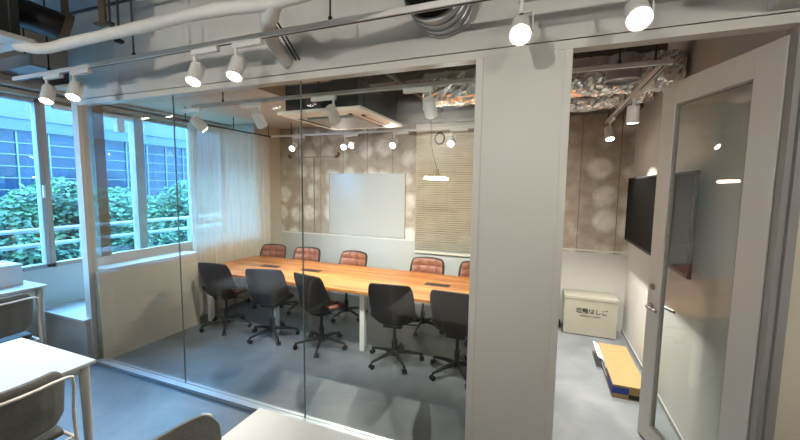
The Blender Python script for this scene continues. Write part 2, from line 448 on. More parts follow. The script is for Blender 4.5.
for i, (a, b, f) in enumerate(bays):
    e = window_bay(i + 2, a, b, f)
    if i == 1:
        MB().span((XW + 0.02, 2.315, 1.72), (XW + 0.045, 2.335, 1.86), bevel=0.004).build('latch', 'white', e, local=False)
struct(MB().span((XW - 0.02, 3.31, 0.93), (XW + 0.06, 3.43, 2.80)).span((XW - 0.02, 4.19, 0.93), (XW + 0.05, 4.27, 2.80)).build('trim_9', 'winframe_warm', smooth=False))
struct(MB().span((XW, 1.0, 2.80), (XW + 0.12, 5.0, 2.84)).span((XW, 1.0, 2.86), (XW + 0.2, 5.0, 2.895)).build('trim_10', 'winframe_warm', smooth=False))
tag(MB().span((-5.16, 3.07, 2.545), (-5.08, 3.16, 2.72), bevel=0.008).build('sensor_box', 'white'), 'small grey box fixed under the head of the meeting room window', 'sensor')
tag(MB().span((-5.18, 2.45, 2.715), (-5.12, 3.3, 2.765), bevel=0.006).build('curtain_rail', 'white'), 'short white rail fixed along the head of the bare window pane', 'rail')

# ------------------------------------------------------------------ door, standing open into the room
hx, hy = 1.06, 2.33
fx, fy = 0.79, 3.20
ang = math.atan2(fy - hy, fx - hx); DL = math.hypot(fx - hx, fy - hy)
d1 = bpy.data.objects.new('door_1', None); COL.objects.link(d1); struct(d1)
d1.location = (hx, hy, 0); d1.rotation_euler = (0, 0, ang); WM[d1] = Matrix.Translation((hx, hy, 0)) @ Matrix.Rotation(ang, 4, 'Z')
DH = 2.63
f = MB().span((0, -0.02, 0.008), (0.17, 0.02, DH), bevel=0.003).span((DL - 0.14, -0.02, 0.008), (DL, 0.02, DH), bevel=0.003)
f.span((0.17, -0.02, DH - 0.15), (DL - 0.14, 0.02, DH), bevel=0.003).span((0.17, -0.02, 0.008), (DL - 0.14, 0.02, 0.14), bevel=0.003)
f.build('door_leaf', 'partition', d1, smooth=False)
g = MB().span((0.17, -0.012, 0.14), (0.182, 0.012, DH - 0.15)).span((DL - 0.152, -0.012, 0.14), (DL - 0.14, 0.012, DH - 0.15))
g.span((0.17, -0.012, 0.14), (DL - 0.14, 0.012, 0.152)).span((0.17, -0.012, DH - 0.162), (DL - 0.14, 0.012, DH - 0.15))
g.build('glazing_bead', 'grille', d1, smooth=False)
MB().span((0.182, -0.003, 0.152), (DL - 0.152, 0.003, DH - 0.162)).build('pane', 'door_glass', d1, smooth=False)
for s in (1, -1):
    h = MB().cyl((DL - 0.055, s * 0.02, 1.03), (DL - 0.055, s * 0.028, 1.03), 0.026)
    h.tube([(DL - 0.055, s * 0.028, 1.03), (DL - 0.055, s * 0.055, 1.03), (DL - 0.07, s * 0.062, 1.03), (DL - 0.18, s * 0.062, 1.03)], 0.010)
    h.build('door_handle', 'chrome', d1)
    MB().cyl((DL - 0.055, s * 0.02, 1.18), (DL - 0.055, s * 0.03, 1.18), 0.024).cyl((DL - 0.055, s * 0.03, 1.18), (DL - 0.055, s * 0.036, 1.18), 0.012).build('door_lock', 'chrome', d1)
for z in (0.25, 1.3, 2.35):
    MB().cyl((0.0, -0.012, z - 0.05), (0.0, -0.012, z + 0.05), 0.009).build('hinge', 'chrome', d1)

# ------------------------------------------------------------------ meeting table
TX0, TX1, TY0, TY1, TZ = -4.36, -0.14, 3.50, 4.62, 0.735
tb = thing('meeting_table', 'long oak-topped meeting table on white metal legs in the glass room', 'table', (-2.25, 4.06, 0))
MB().span((TX0, TY0, TZ - 0.035), (TX1, TY1, TZ), bevel=0.004).build('tabletop', 'oak', tb, local=False, smooth=False)
MB().span((TX0 + 0.08, TY0 + 0.1, TZ - 0.075), (TX1 - 0.08, TY0 + 0.14, TZ - 0.035)).span((TX0 + 0.08, TY1 - 0.14, TZ - 0.075), (TX1 - 0.08, TY1 - 0.1, TZ - 0.035)).build('under_frame', 'white', tb, local=False, smooth=False)
for x in (TX0 + 0.14, -3.1, -1.86, TX1 - 0.14):
    for y in (TY0 + 0.12, TY1 - 0.12):
        MB().span((x - 0.03, y - 0.03, 0), (x + 0.03, y + 0.03, TZ - 0.035), bevel=0.004).build('leg', 'white', tb, local=False, smooth=False)
for x in (-3.58, -2.9, -1.12):
    c = MB().span((x - 0.15, 4.04, TZ - 0.002), (x + 0.15, 4.15, TZ + 0.003), bevel=0.001).build('cable_flap', 'black', tb, local=False, smooth=False)

# ------------------------------------------------------------------ office chair (faces +y, back at -y)
def make_office_chair():
    t = thing('office_chair', 'x', 'chair', group='brown quilted office chairs around the oak table')
    # bucket profile: v 0 seat front ... 1 back top
    prof = [(0.24, 0.455), (0.20, 0.475), (0.05, 0.465), (-0.10, 0.455), (-0.17, 0.475), (-0.205, 0.54), (-0.225, 0.65), (-0.24, 0.79), (-0.25, 0.925)]
    wid = [0.20, 0.225, 0.24, 0.245, 0.25, 0.252, 0.254, 0.252, 0.235]
    wrap = [0.0, 0.012, 0.03, 0.07, 0.12, 0.15, 0.12, 0.075, 0.045]
    def samp(a, v):
        x = v * (len(a) - 1); i = min(int(x), len(a) - 2); k = x - i
        if isinstance(a[0], tuple): return tuple(a[i][j] * (1 - k) + a[i + 1][j] * k for j in range(len(a[0])))
        return a[i] * (1 - k) + a[i + 1] * k
    def surf(u, v, off=0.0):
        s = u * 2 - 1
        y, z = samp(prof, v); w = samp(wid, v); k = samp(wrap, v)
        y2, z2 = samp(prof, min(1, v + 0.02)); y1, z1 = samp(prof, max(0, v - 0.02))
        ty, tz = y2 - y1, z2 - z1; L = math.hypot(ty, tz) or 1
        ny, nz = tz / L, -ty / L                                   # towards the sitter
        e = abs(s) ** 2.2
        ch = 0.93 + 0.07 * (1 - e) if v > 0.97 or v < 0.04 else 1
        return Vector((s * w * (1 - 0.06 * e) * ch, y + ny * (k * e + off), z + nz * (k * e + off) - (0.02 * e if v > 0.95 else 0)))
    MB().grid(lambda u, v: surf(u, v), 14, 26, thick=-0.022).build('shell', 'shell', t, sub=1)
    def quilt(u, v, nu, nv):
        return 0.018 * (abs(math.sin(PI * u * nu)) ** 0.5) * (abs(math.sin(PI * v * nv)) ** 0.5)
    MB().grid(lambda u, v: surf(0.06 + 0.88 * u, 0.62 + 0.36 * v, 0.012 + quilt(u, v, 4, 4)), 24, 24, thick=-0.008).build('backrest', 'leather', t)
    MB().grid(lambda u, v: surf(0.08 + 0.84 * u, 0.03 + 0.38 * v, 0.012 + quilt(u, v, 4, 3)), 24, 20, thick=-0.008).build('seat', 'leather', t)
    MB().box((0, 0.0, 0.42), (0.2, 0.22, 0.03), bevel=0.008).cyl((0, 0, 0.40), (0, 0, 0.43), 0.05).tube([(0.05, 0.02, 0.41), (0.2, 0.04, 0.405), (0.25, 0.05, 0.40)], 0.007, 8).build('tilt_mechanism', 'black', t)
    MB().cyl((0, 0, 0.10), (0, 0, 0.24), 0.03).cyl((0, 0, 0.24), (0, 0, 0.41), 0.018).cyl((0, 0, 0.07), (0, 0, 0.12), 0.045, 0.035).build('gas_lift', 'black', t)
    for k in range(5):
        a = 2 * PI * k / 5 + 0.3; c, s = math.cos(a), math.sin(a)
        lg = MB().tube([(0.02 * c, 0.02 * s, 0.105), (0.15 * c, 0.15 * s, 0.098), (0.30 * c, 0.30 * s, 0.072)], 0.02, 8, radii=[0.024, 0.019, 0.013])
        lo = lg.build('leg', 'black', t)
        p = Vector((0.30 * c, 0.30 * s, 0)); q = Vector((-s, c, 0))
        ca = MB()
        for sg in (1, -1):
            ca.cyl(p + q * (sg * 0.009) + Vector((0, 0, 0.026)), p + q * (sg * 0.022) + Vector((0, 0, 0.026)), 0.026, seg=14)
        ca.cyl(p + Vector((0, 0, 0.03)), p + Vector((0, 0, 0.08)), 0.008, seg=8)
        ca.build('caster', 'black', lo)
    return t
proto = make_office_chair()
chairs = [  # x, y, heading, label
    (-3.84, 3.53, 0.10, 'dark-backed office chair nearest the windows on the glass side of the table'),
    (-3.08, 3.53, 0.30, 'dark office chair second from the window on the glass side of the table'),
    (-2.36, 3.53, -0.22, 'dark-backed office chair facing the table behind the slim joint of the last glass pane'),
    (-1.43, 3.53, 0.12, 'dark-backed office chair second from the white column on the glass side'),
    (-0.74, 3.53, -0.05, 'dark-backed office chair beside the white column on the glass side'),
    (-4.05, 4.53, PI + 0.08, 'brown office chair closest to the curtain on the far side of the table'),
    (-3.40, 4.53, PI + 0.05, 'brown office chair second from the curtain on the far side of the table'),
    (-2.60, 4.53, PI - 0.1, 'brown quilted office chair below the whiteboard on the far side of the table'),
    (-1.43, 4.53, PI + 0.03, 'tan quilted office chair below the edge of the slatted blind'),
    (-0.76, 4.53, PI - 0.02, 'tan quilted office chair half hidden by the white column, far side'),
]
for i, (x, y, a, lab) in enumerate(chairs):
    o = proto if i == 0 else copy_tree(proto)
    place(o, (x, y, 0), a); o['label'] = lab

# ------------------------------------------------------------------ whiteboard, blind, back wall conduit
wb = thing('whiteboard', 'white rectangular board mounted on the bare panelled back wall', 'whiteboard', (-2.75, YB, 1.05))
MB().span((-3.45, YB - 0.022, 1.06), (-2.05, YB - 0.002, 2.09)).build('board', 'board_white', wb, local=False, smooth=False)
f = MB()
for a, b in (((-3.455, YB - 0.026, 1.055), (-3.44, YB, 2.095)), ((-2.06, YB - 0.026, 1.055), (-2.045, YB, 2.095)), ((-3.455, YB - 0.026, 2.08), (-2.045, YB, 2.095)), ((-3.455, YB - 0.026, 1.055), (-2.045, YB, 1.07))): f.span(a, b)
f.build('frame', 'board_white', wb, local=False, smooth=False)
bl = thing('slatted_blind', 'wide cream slatted blind lowered over the back wall beside the white column', 'blind', (-1.1, YB, 0.85))
BX0, BX1 = -1.86, -0.25
MB().span((BX0, YB - 0.07, 2.78), (BX1, YB - 0.02, 2.84), bevel=0.004).build('head_rail', 'white', bl, local=False, smooth=False)
sl = MB()
for i in range(56):
    z = 2.765 - i * 0.0335
    sl.box(((BX0 + BX1) / 2, YB - 0.045, z), (BX1 - BX0, 0.034, 0.003), rot=Matrix.Rotation(-0.8, 3, 'X'))
sl.build('slats', 'blind', bl, local=False, smooth=False)
MB().span((BX0, YB - 0.06, 0.85), (BX1, YB - 0.03, 0.875), bevel=0.004).build('bottom_rail', 'blind', bl, local=False, smooth=False)
cd = MB()
for x in (BX0 + 0.18, BX1 - 0.5): cd.cyl((x, YB - 0.066, 0.87), (x, YB - 0.066, 2.78), 0.002, seg=6)
cd.build('ladder_cord', 'blind', bl, local=False)
cp = thing('conduit_pipe', 'thin grey conduit with rusty brown elbows on the panelled back wall', 'pipe', (-3.75, YB, 2.38))
MB().tube([(-4.22, YB - 0.03, 2.38), (-3.32, YB - 0.03, 2.38)], 0.009).tube([(-3.76, YB - 0.025, 2.37), (-3.76, YB - 0.025, 1.06)], 0.008).build('run', 'grille', cp, local=False)
MB().tube([(-4.22, YB - 0.03, 2.38), (-4.27, YB - 0.03, 2.385), (-4.285, YB - 0.03, 2.42)], 0.022).build('elbow', 'rust', cp, local=False)
MB().tube([(-3.32, YB - 0.03, 2.38), (-3.27, YB - 0.03, 2.395), (-3.255, YB - 0.03, 2.45)], 0.022).build('elbow', 'rust', cp, local=False)

# ------------------------------------------------------------------ curtain
def curt(u, v):
    y = 3.52 + 1.53 * u
    x = -4.41 + 0.030 * math.sin(2 * PI * 17 * u + 0.6 * math.sin(9 * u)) + 0.008 * math.sin(2 * PI * 5.3 * u + 2 * v)
    return Vector((x, y + 0.012 * math.sin(2 * PI * 7 * u), 2.70 - v * 2.66))
cu = thing('sheer_curtain', 'white sheer curtain hanging in folds over the far end of the window', 'curtain', (-4.41, 4.3, 0))
MB().grid(curt, 150, 10).build('curtain_cloth', 'curtain', cu, local=False)
MB().tube([(-4.41, 3.45, 2.715), (-4.41, 5.1, 2.715)], 0.012).build('rail', 'darkduct', cu, local=False)
br = MB()
for y in (3.5, 4.3, 5.05): br.cyl((-4.41, y, 2.72), (-4.41, y, 2.90), 0.006, seg=8)
br.build('rail_hanger', 'darkduct', cu, local=False)

# ------------------------------------------------------------------ pendant lamp
pl = thing('pendant_lamp', 'black-corded pendant with a glowing horizontal tube above the meeting table', 'pendant lamp', (-1.15, 4.1, 1.99))
cord = [(-1.24, 4.1, 3.5), (-1.24, 4.1, 2.9), (-1.235, 4.1, 2.55), (-1.225, 4.1, 2.38), (-1.205, 4.1, 2.28), (-1.165, 4.1, 2.14), (-1.155, 4.1, 2.08)]
MB().tube(cord, 0.005, 8).build('cord', 'black', pl, local=False)
MB().torus((-1.13, 4.1, 2.445), 0.062, 0.009, (0.3, 1, 0)).torus((-1.13, 4.108, 2.445), 0.058, 0.006, (0.3, 1, 0.1)).build('cord_coil', 'black', pl, local=False)
MB().cyl((-1.155, 4.1, 2.015), (-1.155, 4.1, 2.10), 0.026, 0.02).build('socket', 'strap', pl, local=False)
MB().tube([(-1.30, 4.1, 1.997), (-1.02, 4.1, 1.985)], 0.017, 16).build('tube', 'led', pl, local=False)

# ------------------------------------------------------------------ ceiling cassette air conditioners
def cassette(name, label, x0, x1, y0, y1, z, hz, glare='cream'):
    t = thing(name, label, 'air conditioner', ((x0 + x1) / 2, (y0 + y1) / 2, z))
    cx, cy = (x0 + x1) / 2, (y0 + y1) / 2; w, d = x1 - x0, y1 - y0
    MB().span((x0, y0, z), (x1, y1, z + 0.035), bevel=0.012).build('panel', glare, t, local=False, smooth=False)
    MB().span((cx - w * 0.29, cy - d * 0.29, z - 0.026), (cx + w * 0.29, cy + d * 0.29, z + 0.001), bevel=0.008).build('intake_grille', 'grille', t, local=False, smooth=False)
    for a in range(4):
        R = Matrix.Rotation(a * PI / 2, 4, 'Z')
        m = MB().box((0, d * 0.385, -0.002), (w * 0.56, 0.05, 0.012), rot=Matrix.Rotation(0.25, 3, 'X'))
        m.box((0, d * 0.40, 0.0), (w * 0.60, 0.012, 0.006))
        bmesh.ops.transform(m.bm, matrix=R, verts=m.bm.verts)
        v = m.build('air_flap', 'cream', t, smooth=False)
        m = MB().box((0, d * 0.345, -0.004), (w * 0.62, 0.022, 0.012))
        bmesh.ops.transform(m.bm, matrix=R, verts=m.bm.verts)
        m.build('slot', 'black', v, smooth=False)
    MB().span((x0 + 0.06, y0 + 0.06, z + 0.035), (x1 - 0.06, y1 - 0.06, z + hz)).build('housing', 'darkduct', t, local=False, smooth=False)
    hr = MB()
    for sx in (x0 + 0.03, x1 - 0.03):
        for sy in (y0 + 0.12, y1 - 0.12): hr.cyl((sx, sy, z + 0.04), (sx, sy, ZC), 0.006, seg=8)
    hr.build('hanging_rod', 'rod', t, local=False)
    return t
cassette('ceiling_air_conditioner', 'cream four-way cassette unit hanging above the meeting table', -2.46, -1.54, 2.94, 3.98, 2.575, 0.28)
cassette('ceiling_air_conditioner', 'white cassette unit hanging near the office ceiling above the desks', -4.22, -3.27, 0.55, 1.50, 2.83, 0.30, 'white')

# ------------------------------------------------------------------ lighting tracks and spotlights
def track(label, a, b, rods, zt=ZC):
    a, b = Vector(a), Vector(b); t = thing('lighting_track', label, 'track', (a + b) / 2, 0, 'white lighting tracks')
    d = b - a
    m = MB()
    if abs(d.x) > abs(d.y):
        m.span((a.x, a.y - 0.017, a.z - 0.016), (b.x, b.y + 0.017, b.z + 0.016), bevel=0.003)
        s = MB().span((a.x + 0.02, a.y - 0.006, a.z - 0.0175), (b.x - 0.02, a.y + 0.006, a.z - 0.0155))
    else:
        m.span((a.x - 0.017, a.y, a.z - 0.016), (b.x + 0.017, b.y, b.z + 0.016), bevel=0.003)
        s = MB().span((a.x - 0.006, a.y + 0.02, a.z - 0.0175), (a.x + 0.006, b.y - 0.02, a.z - 0.0155))
    m.build('rail', 'white', t, local=False, smooth=False); s.build('contact_slot', 'darkduct', t, local=False, smooth=False)
    for k in rods:
        p = a + d * k
        MB().cyl(p + Vector((0, 0, 0.014)), p + Vector((0, 0, zt - p.z)), 0.006, seg=8).cyl(p + Vector((0, 0, 0.012)), p + Vector((0, 0, 0.04)), 0.012, seg=10).build('hanging_rod', 'rod', t, local=False)
    return t
track('long white track above the glass on the office side of the partition', (-4.55, 1.90, 2.83), (2.3, 1.90, 2.83), (0.08, 0.24, 0.49, 0.75, 0.95))
track('white track just behind the glass and running past the column', (-3.35, 2.75, 2.675), (0.70, 2.75, 2.675), (0.1, 0.37, 0.72, 0.93))
track('white track in front of the panelled back wall', (-4.25, 4.95, 2.69), (-0.30, 4.95, 2.69), (0.1, 0.45, 0.9))
track('white track running away from the doorway near the right-hand wall', (0.68, 2.78, 2.70), (0.68, 5.1, 2.70), (0.12, 0.55, 0.95))
track('unseen white track added behind the viewer for the fill floodlights', (-4.2, -1.6, 2.83), (2.3, -1.6, 2.83), (0.1, 0.5, 0.9))  # unseen track, added only to hold the fill floodlights

def make_spot():
    """origin: on the track's underside; parts: adapter (along x), arm, lamp_body (> lens)"""
    t = thing('spotlight', 'x', 'spotlight', group='white cylindrical track spotlights')
    MB().box((0.10, 0, -0.018), (0.24, 0.034, 0.034), bevel=0.004).build('adapter', 'white', t, smooth=False)
    MB().cyl((0, 0, -0.03), (0, 0, -0.09), 0.011, seg=12).box((0.054, 0, -0.13), (0.004, 0.018, 0.09)).box((0.027, 0, -0.088), (0.058, 0.018, 0.004)).build('arm', 'white', t)
    b = MB().cyl((0, 0, 0.075), (0, 0, -0.06), 0.047, 0.05, seg=28).cyl((0, 0, 0.085), (0, 0, 0.075), 0.040, 0.047, seg=28)
    bm = b.bm
    body = b.build('lamp_body', 'white', t)
    MB().cyl((0, 0, -0.0605), (0, 0, -0.066), 0.040, 0.038, seg=24).build('lens', 'lens', body)
    return t
SPROTO = make_spot()
_used = [False]
def spot(loc, target, label, power, size=52, along='x', flip=False, col=(1, 0.955, 0.885), blend=0.6, soft=0.035):
    o = SPROTO if not _used[0] else copy_tree(SPROTO)
    _used[0] = True
    o['label'] = label
    o.location = loc
    rz = (0 if along == 'x' else PI / 2) + (PI if flip else 0)
    o.rotation_euler = (0, 0, rz)
    body = [c for c in kids(o) if c.name.startswith('lamp_body')][0]
    piv = Vector((0, 0, -0.165))
    d = Matrix.Rotation(-rz, 3, 'Z') @ (Vector(target) - (Vector(loc) + piv))
    q = (-d).to_track_quat('Z', 'Y')
    body.location = piv; body.rotation_mode = 'QUATERNION'; body.rotation_quaternion = q
    L = bpy.data.lights.new('spot_lamp', 'SPOT'); L.energy = power; L.color = col
    L.spot_size = math.radians(size); L.spot_blend = blend; L.shadow_soft_size = soft
    lo = bpy.data.objects.new('spot_lamp', L); COL.objects.link(lo)
    lo.parent = body; lo.location = (0, 0, -0.075)
    return o
POUT = 21; PIN = 76; PBK = 55; PWALL = 290; PDIR = 40
zo = 2.814
spot((-4.05, 1.90, zo), (-3.6, 1.2, 0.6), 'lit spotlight nearest the windows on the office-side track', POUT)
spot((-3.66, 1.90, zo), (-3.2, 1.0, 0.6), 'lit spotlight second from the windows on the office-side track', POUT)
spot((-2.28, 1.90, zo), (-2.0, 0.9, 0.6), 'lit spotlight above the second glass pane, window-side one of a pair', POUT)
spot((-1.91, 1.90, zo), (-1.7, 0.9, 0.6), 'lit spotlight above the second glass pane, column-side one of a pair', POUT)
spot((-0.135, 1.90, zo), (-0.08, 0.2, 1.2), 'glaring spotlight above the white column', POUT)
spot((0.345, 1.90, zo), (0.3, 0.2, 1.2), 'glaring spotlight above the doorway', POUT)
zi = 2.659
spot((-3.27, 2.75, zi), (-2.7, 4.6, 0.8), 'white spotlight behind the first glass pane, nearest the curtain', PIN * 0.5, size=115, blend=0.9, flip=True)
spot((-2.50, 2.75, zi), (-2.85, 4.4, 0.8), 'white spotlight behind the glass, tilted, beside the ceiling cassette', PIN, size=115, blend=0.9, flip=True)
spot((-1.70, 2.75, zi), (-1.85, 4.5, 0.9), 'white spotlight hanging upright in front of the ceiling cassette', PIN, size=115, blend=0.9, flip=True)
spot((-0.84, 2.75, zi), (-0.95, 4.5, 0.9), 'white spotlight hanging behind the glass near the foil duct', PIN, size=115, blend=0.9, flip=True)
zb = 2.674
spot((-3.82, 4.95, zb), (-3.5, 3.2, 1.35), 'small lit spotlight on the back track nearest the curtain', PBK * 0.5, size=104, blend=0.9)
spot((-2.86, 4.95, zb), (-2.7, 3.2, 1.35), 'small lit spotlight on the back track above the whiteboard edge by the conduit', PBK, size=104, blend=0.9)
spot((-2.05, 4.95, zb), (-2.0, 3.2, 1.35), 'small lit spotlight on the back track above the whiteboard end by the blind', PBK, size=104, blend=0.9)
spot((-1.20, 4.95, zb), (-1.1, 3.2, 1.35), 'small lit spotlight on the back track in front of the slatted blind', PBK, size=104, blend=0.9)
spot((0.68, 3.66, 2.684), (0.80, 4.15, 0), 'white spotlight on the doorway track closer to the glass door', 150, along='y', flip=True, size=84)
spot((0.68, 4.85, 2.684), (0.93, 3.9, 0.1), 'white spotlight on the doorway track closer to the back wall', 80, along='y', flip=True, size=84)
for x, lab in ((-3.4, 'floodlight nearest the windows, added as fill on the track behind the viewer'), (-2.2, 'floodlight second from the windows, added as fill on the track behind the viewer'), (-1.0, 'floodlight in the middle, added as fill on the track behind the viewer'), (0.2, 'floodlight second from the door side, added as fill on the track behind the viewer'), (1.4, 'floodlight on the door side, added as fill on the track behind the viewer')):  # unseen floodlights, added to brighten the bulkhead and column
    up = lab.startswith('floodlight second')  # these bounce off the rear wall, the others shine on the bulkhead
    spot((x, -1.6, zo), (x + 0.05, -3.2, 3.35) if up else (x, 2.3, 2.35), lab, PWALL if up else PDIR, size=85 if up else 105, blend=0.9, soft=0.05)

# ------------------------------------------------------------------ ducts, pipes and hangers in the ceilings
def duct_tube(pts, r, seg=18, wob=0.0, sub=8, seed=1):
    rnd = random.Random(seed); P = [Vector(p) for p in pts]; out = []; rad = []
    for i in range(len(P) - 1):
        p0 = P[max(i - 1, 0)]; p1 = P[i]; p2 = P[i + 1]; p3 = P[min(i + 2, len(P) - 1)]
        for k in range(sub):
            t = k / sub
            out.append(0.5 * ((2 * p1) + (p2 - p0) * t + (2 * p0 - 5 * p1 + 4 * p2 - p3) * t * t + (3 * p1 - p0 - 3 * p2 + p3) * t ** 3))
            rad.append(r * (1 + rnd.uniform(-wob, wob)))
    out.append(P[-1]); rad.append(r)
    return MB().tube(out, r, seg, radii=rad)
def crumpled(pts, r, seed):
    rnd = random.Random(seed); P = [Vector(p) for p in pts]; C = []
    for i in range(len(P) - 1):
        p0 = P[max(i - 1, 0)]; p1 = P[i]; p2 = P[i + 1]; p3 = P[min(i + 2, len(P) - 1)]
        n = max(4, int((p2 - p1).length / 0.022))
        for k in range(n):
            t = k / n
            C.append(0.5 * ((2 * p1) + (p2 - p0) * t + (2 * p0 - 5 * p1 + 4 * p2 - p3) * t * t + (3 * p1 - p0 - 3 * p2 + p3) * t ** 3))
    C.append(P[-1])
    m = MB().tube(C, r, 44)
    for v in m.bm.verts:
        c = min(C, key=lambda q: (q - v.co).length_squared)
        w = 0.05 * math.sin(v.co.x * 23 + seed) * math.sin(v.co.z * 31 + v.co.y * 19) + rnd.uniform(-0.045, 0.045)
        v.co += (v.co - c) * w + Vector((rnd.uniform(-1, 1), rnd.uniform(-1, 1), rnd.uniform(-1, 1))) * 0.004
    return m
def foil(label, pts, r, seed):
    tag(crumpled(pts, r, seed).build('foil_duct', 'foil', smooth=False), label, 'duct', 'silver foil ducts')
foil('crinkled silver foil duct crossing behind the column into the doorway bay', [(-1.15, 3.62, 2.86), (-0.6, 3.62, 2.86), (0.0, 3.66, 2.87), (0.5, 3.72, 2.88), (1.0, 3.8, 2.90)], 0.16, 1)
foil('lower crinkled foil duct behind the doorway spotlights', [(0.1, 4.75, 2.90), (0.45, 4.75, 2.90), (0.8, 4.72, 2.93), (1.02, 4.7, 2.97)], 0.12, 5)
foil('silver foil duct rising to the round vent beside the column', [(-0.62, 3.30, 3.22), (-0.62, 3.0, 3.15), (-0.61, 2.7, 3.06), (-0.61, PY + 0.1, 2.99)], 0.12, 9)
foil('silver foil duct close under the slab just inside the doorway', [(0.1, 2.62, 3.06), (0.4, 2.62, 3.07), (0.75, 2.64, 3.09), (1.0, 2.66, 3.11)], 0.10, 3)
dc = thing('duct_collar', 'round pale duct collar hanging between the foil ducts over the doorway', 'duct collar', (0.54, 3.38, 2.74))
MB().cyl((0.54, 3.38, 2.93), (0.54, 3.38, 2.74), 0.10, 0.12, seg=28, caps=False).cyl((0.54, 3.38, 2.93), (0.54, 3.38, 2.755), 0.09, 0.11, seg=28).build('body', 'aluminium', dc, local=False)
MB().torus((0.54, 3.38, 2.74), 0.12, 0.008).build('rim', 'aluminium', dc, local=False)
# wrapped white pipes of the office ceiling
wp = thing('wrapped_pipe', 'white tape-wrapped pipe sweeping across the office ceiling', 'pipe', (-2.4, 1.55, 2.9))
duct_tube([(-3.42, 1.46, 2.83), (-3.2, 1.5, 2.80), (-2.98, 1.55, 2.83), (-2.4, 1.55, 2.83), (-1.75, 1.55, 2.835), (-1.3, 1.55, 2.81), (-0.95, 1.55, 2.84), (-0.6, 1.5, 2.90)], 0.034, 14, 0.06, 8, 2).build('main_run', 'wrap', wp, local=False)
duct_tube([(-1.30, 1.55, 2.82), (-1.42, 1.65, 2.80), (-1.60, 1.85, 2.915), (-1.72, 2.0, 2.90), (-1.77, 2.12, 2.85), (-1.79, 2.265, 2.79)], 0.048, 14, 0.05, 8, 4).build('branch', 'wrap', wp, local=False)
wc = thing('cable_bundle', 'dark cables sagging beside the wrapped pipe branch into the bulkhead', 'cable', (-1.8, 2.1, 2.9))
for k, dx in enumerate((0, 0.03)):
    duct_tube([(-1.72 + dx, 1.8, 3.08), (-1.715 + dx, 2.0, 2.99), (-1.715 + dx, 2.268, 2.80)], 0.006, 8, 0, 6).build('cable', 'rod', wc, local=False)
bd = thing('insulated_pipe', 'thick black insulated pipe with a tan flange above the cassette unit', 'pipe', (-3.5, 1.6, 3.1))
duct_tube([(-4.7, 1.25, 3.45), (-4.2, 1.35, 3.33), (-3.86, 1.45, 3.21), (-3.58, 1.58, 3.12), (-3.47, 1.76, 3.07)], 0.10, 18, 0.03, 6).build('pipe_run', 'black', bd, local=False)
MB().cyl((-3.475, 1.745, 3.073), (-3.46, 1.79, 3.06), 0.118, seg=24).build('flange', 'strap', bd, local=False)
for i, (x, y, z, lab) in enumerate(((-3.62, 1.85, 3.19, 'brown steel hanger strap above the black insulated pipe'), (-3.24, 1.9, 3.12, 'brown steel hanger strap above the wrapped pipe, clear of the black pipe'))):
    tag(MB().span((x - 0.035, y - 0.01, z), (x + 0.035, y + 0.01, ZC)).span((x - 0.035, y - 0.05, z - 0.012), (x + 0.035, y + 0.01, z)).build('hanger_strap', 'strap', smooth=False), lab, 'hanger', 'brown ceiling hanger straps')
for x, y, z in ((-4.3, 1.2, 3.40), (-4.3, 1.75, 3.42), (-4.3, 2.05, 3.38)):
    tag(MB().tube([(x, y, z), (-1.0, y + 0.1, z)], 0.012, 8).build('ceiling_conduit', 'rod'), 'thin dark conduit strung under the office ceiling slab', 'conduit', 'thin dark conduits under the slab')
for x, y, z in ((-2.86, 1.72, 3.0), (-2.74, 1.70, 2.86)):
    tag(MB().cyl((x, y, z), (x, y, ZC), 0.008, seg=8).box((x, y, z), (0.04, 0.04, 0.02)).build('pipe_hanger', 'rod'), 'thin dark rod dropping from the slab to the wrapped pipe', 'hanger', 'thin dark rods by the wrapped pipe')
tg = thing('cable_tray', 'grey sheet metal tray above the windows near the office ceiling', 'tray', (-4.6, 1.9, 2.95))
MB().span((-5.15, 2.0, 2.98), (-4.5, 2.24, 3.0)).span((-5.15, 2.0, 3.0), (-4.5, 2.02, 3.09)).build('tray_body', 'sill', tg, local=False, smooth=False)
MB().cyl((-4.85, 2.12, 3.0), (-4.85, 2.12, ZC), 0.007, seg=8).build('hanging_rod', 'rod', tg, local=False)
# round vents through the bulkhead
def round_vent(label, x, z, r, y0):
    t = thing('round_vent', label, 'vent', (x, PY - 0.03, z))
    MB().cyl((x, PY - 0.03, z), (x, y0, z), r, seg=40, caps=False).cyl((x, PY - 0.03, z), (x, y0, z), r - 0.006, seg=40, caps=False).build('collar', 'aluminium', t, local=False)
    m = MB()
    for k in range(4): m.torus((x, PY - 0.05 - k * (PY - 0.07 - y0) / 3, z), r + 0.003, 0.008, (0, 1, 0), 44)
    m.build('rib', 'aluminium', t, local=False)
    m = MB(); n = 13
    for k in range(-n, n + 1):
        c = k / (n + 1) * r; h = math.sqrt(max(r * r - c * c, 0)) - 0.006
        m.cyl((x + c, y0 + 0.012, z - h), (x + c, y0 + 0.012, z + h), 0.003, seg=6).cyl((x - h, y0 + 0.012, z + c), (x + h, y0 + 0.012, z + c), 0.003, seg=6)
    m.build('mesh_grille', 'darkmetal', t, local=False)
    MB().cyl((x, y0 + 0.06, z), (x, y0 + 0.065, z), r - 0.008, seg=40).build('damper', 'black', t, local=False)
    return t
round_vent('round ribbed vent with dark mesh on the bulkhead above the column', -0.61, 2.985, 0.17, 2.0)
round_vent('round vent collar high on the bulkhead above the doorway', 0.45, 3.06, 0.13, 2.12)
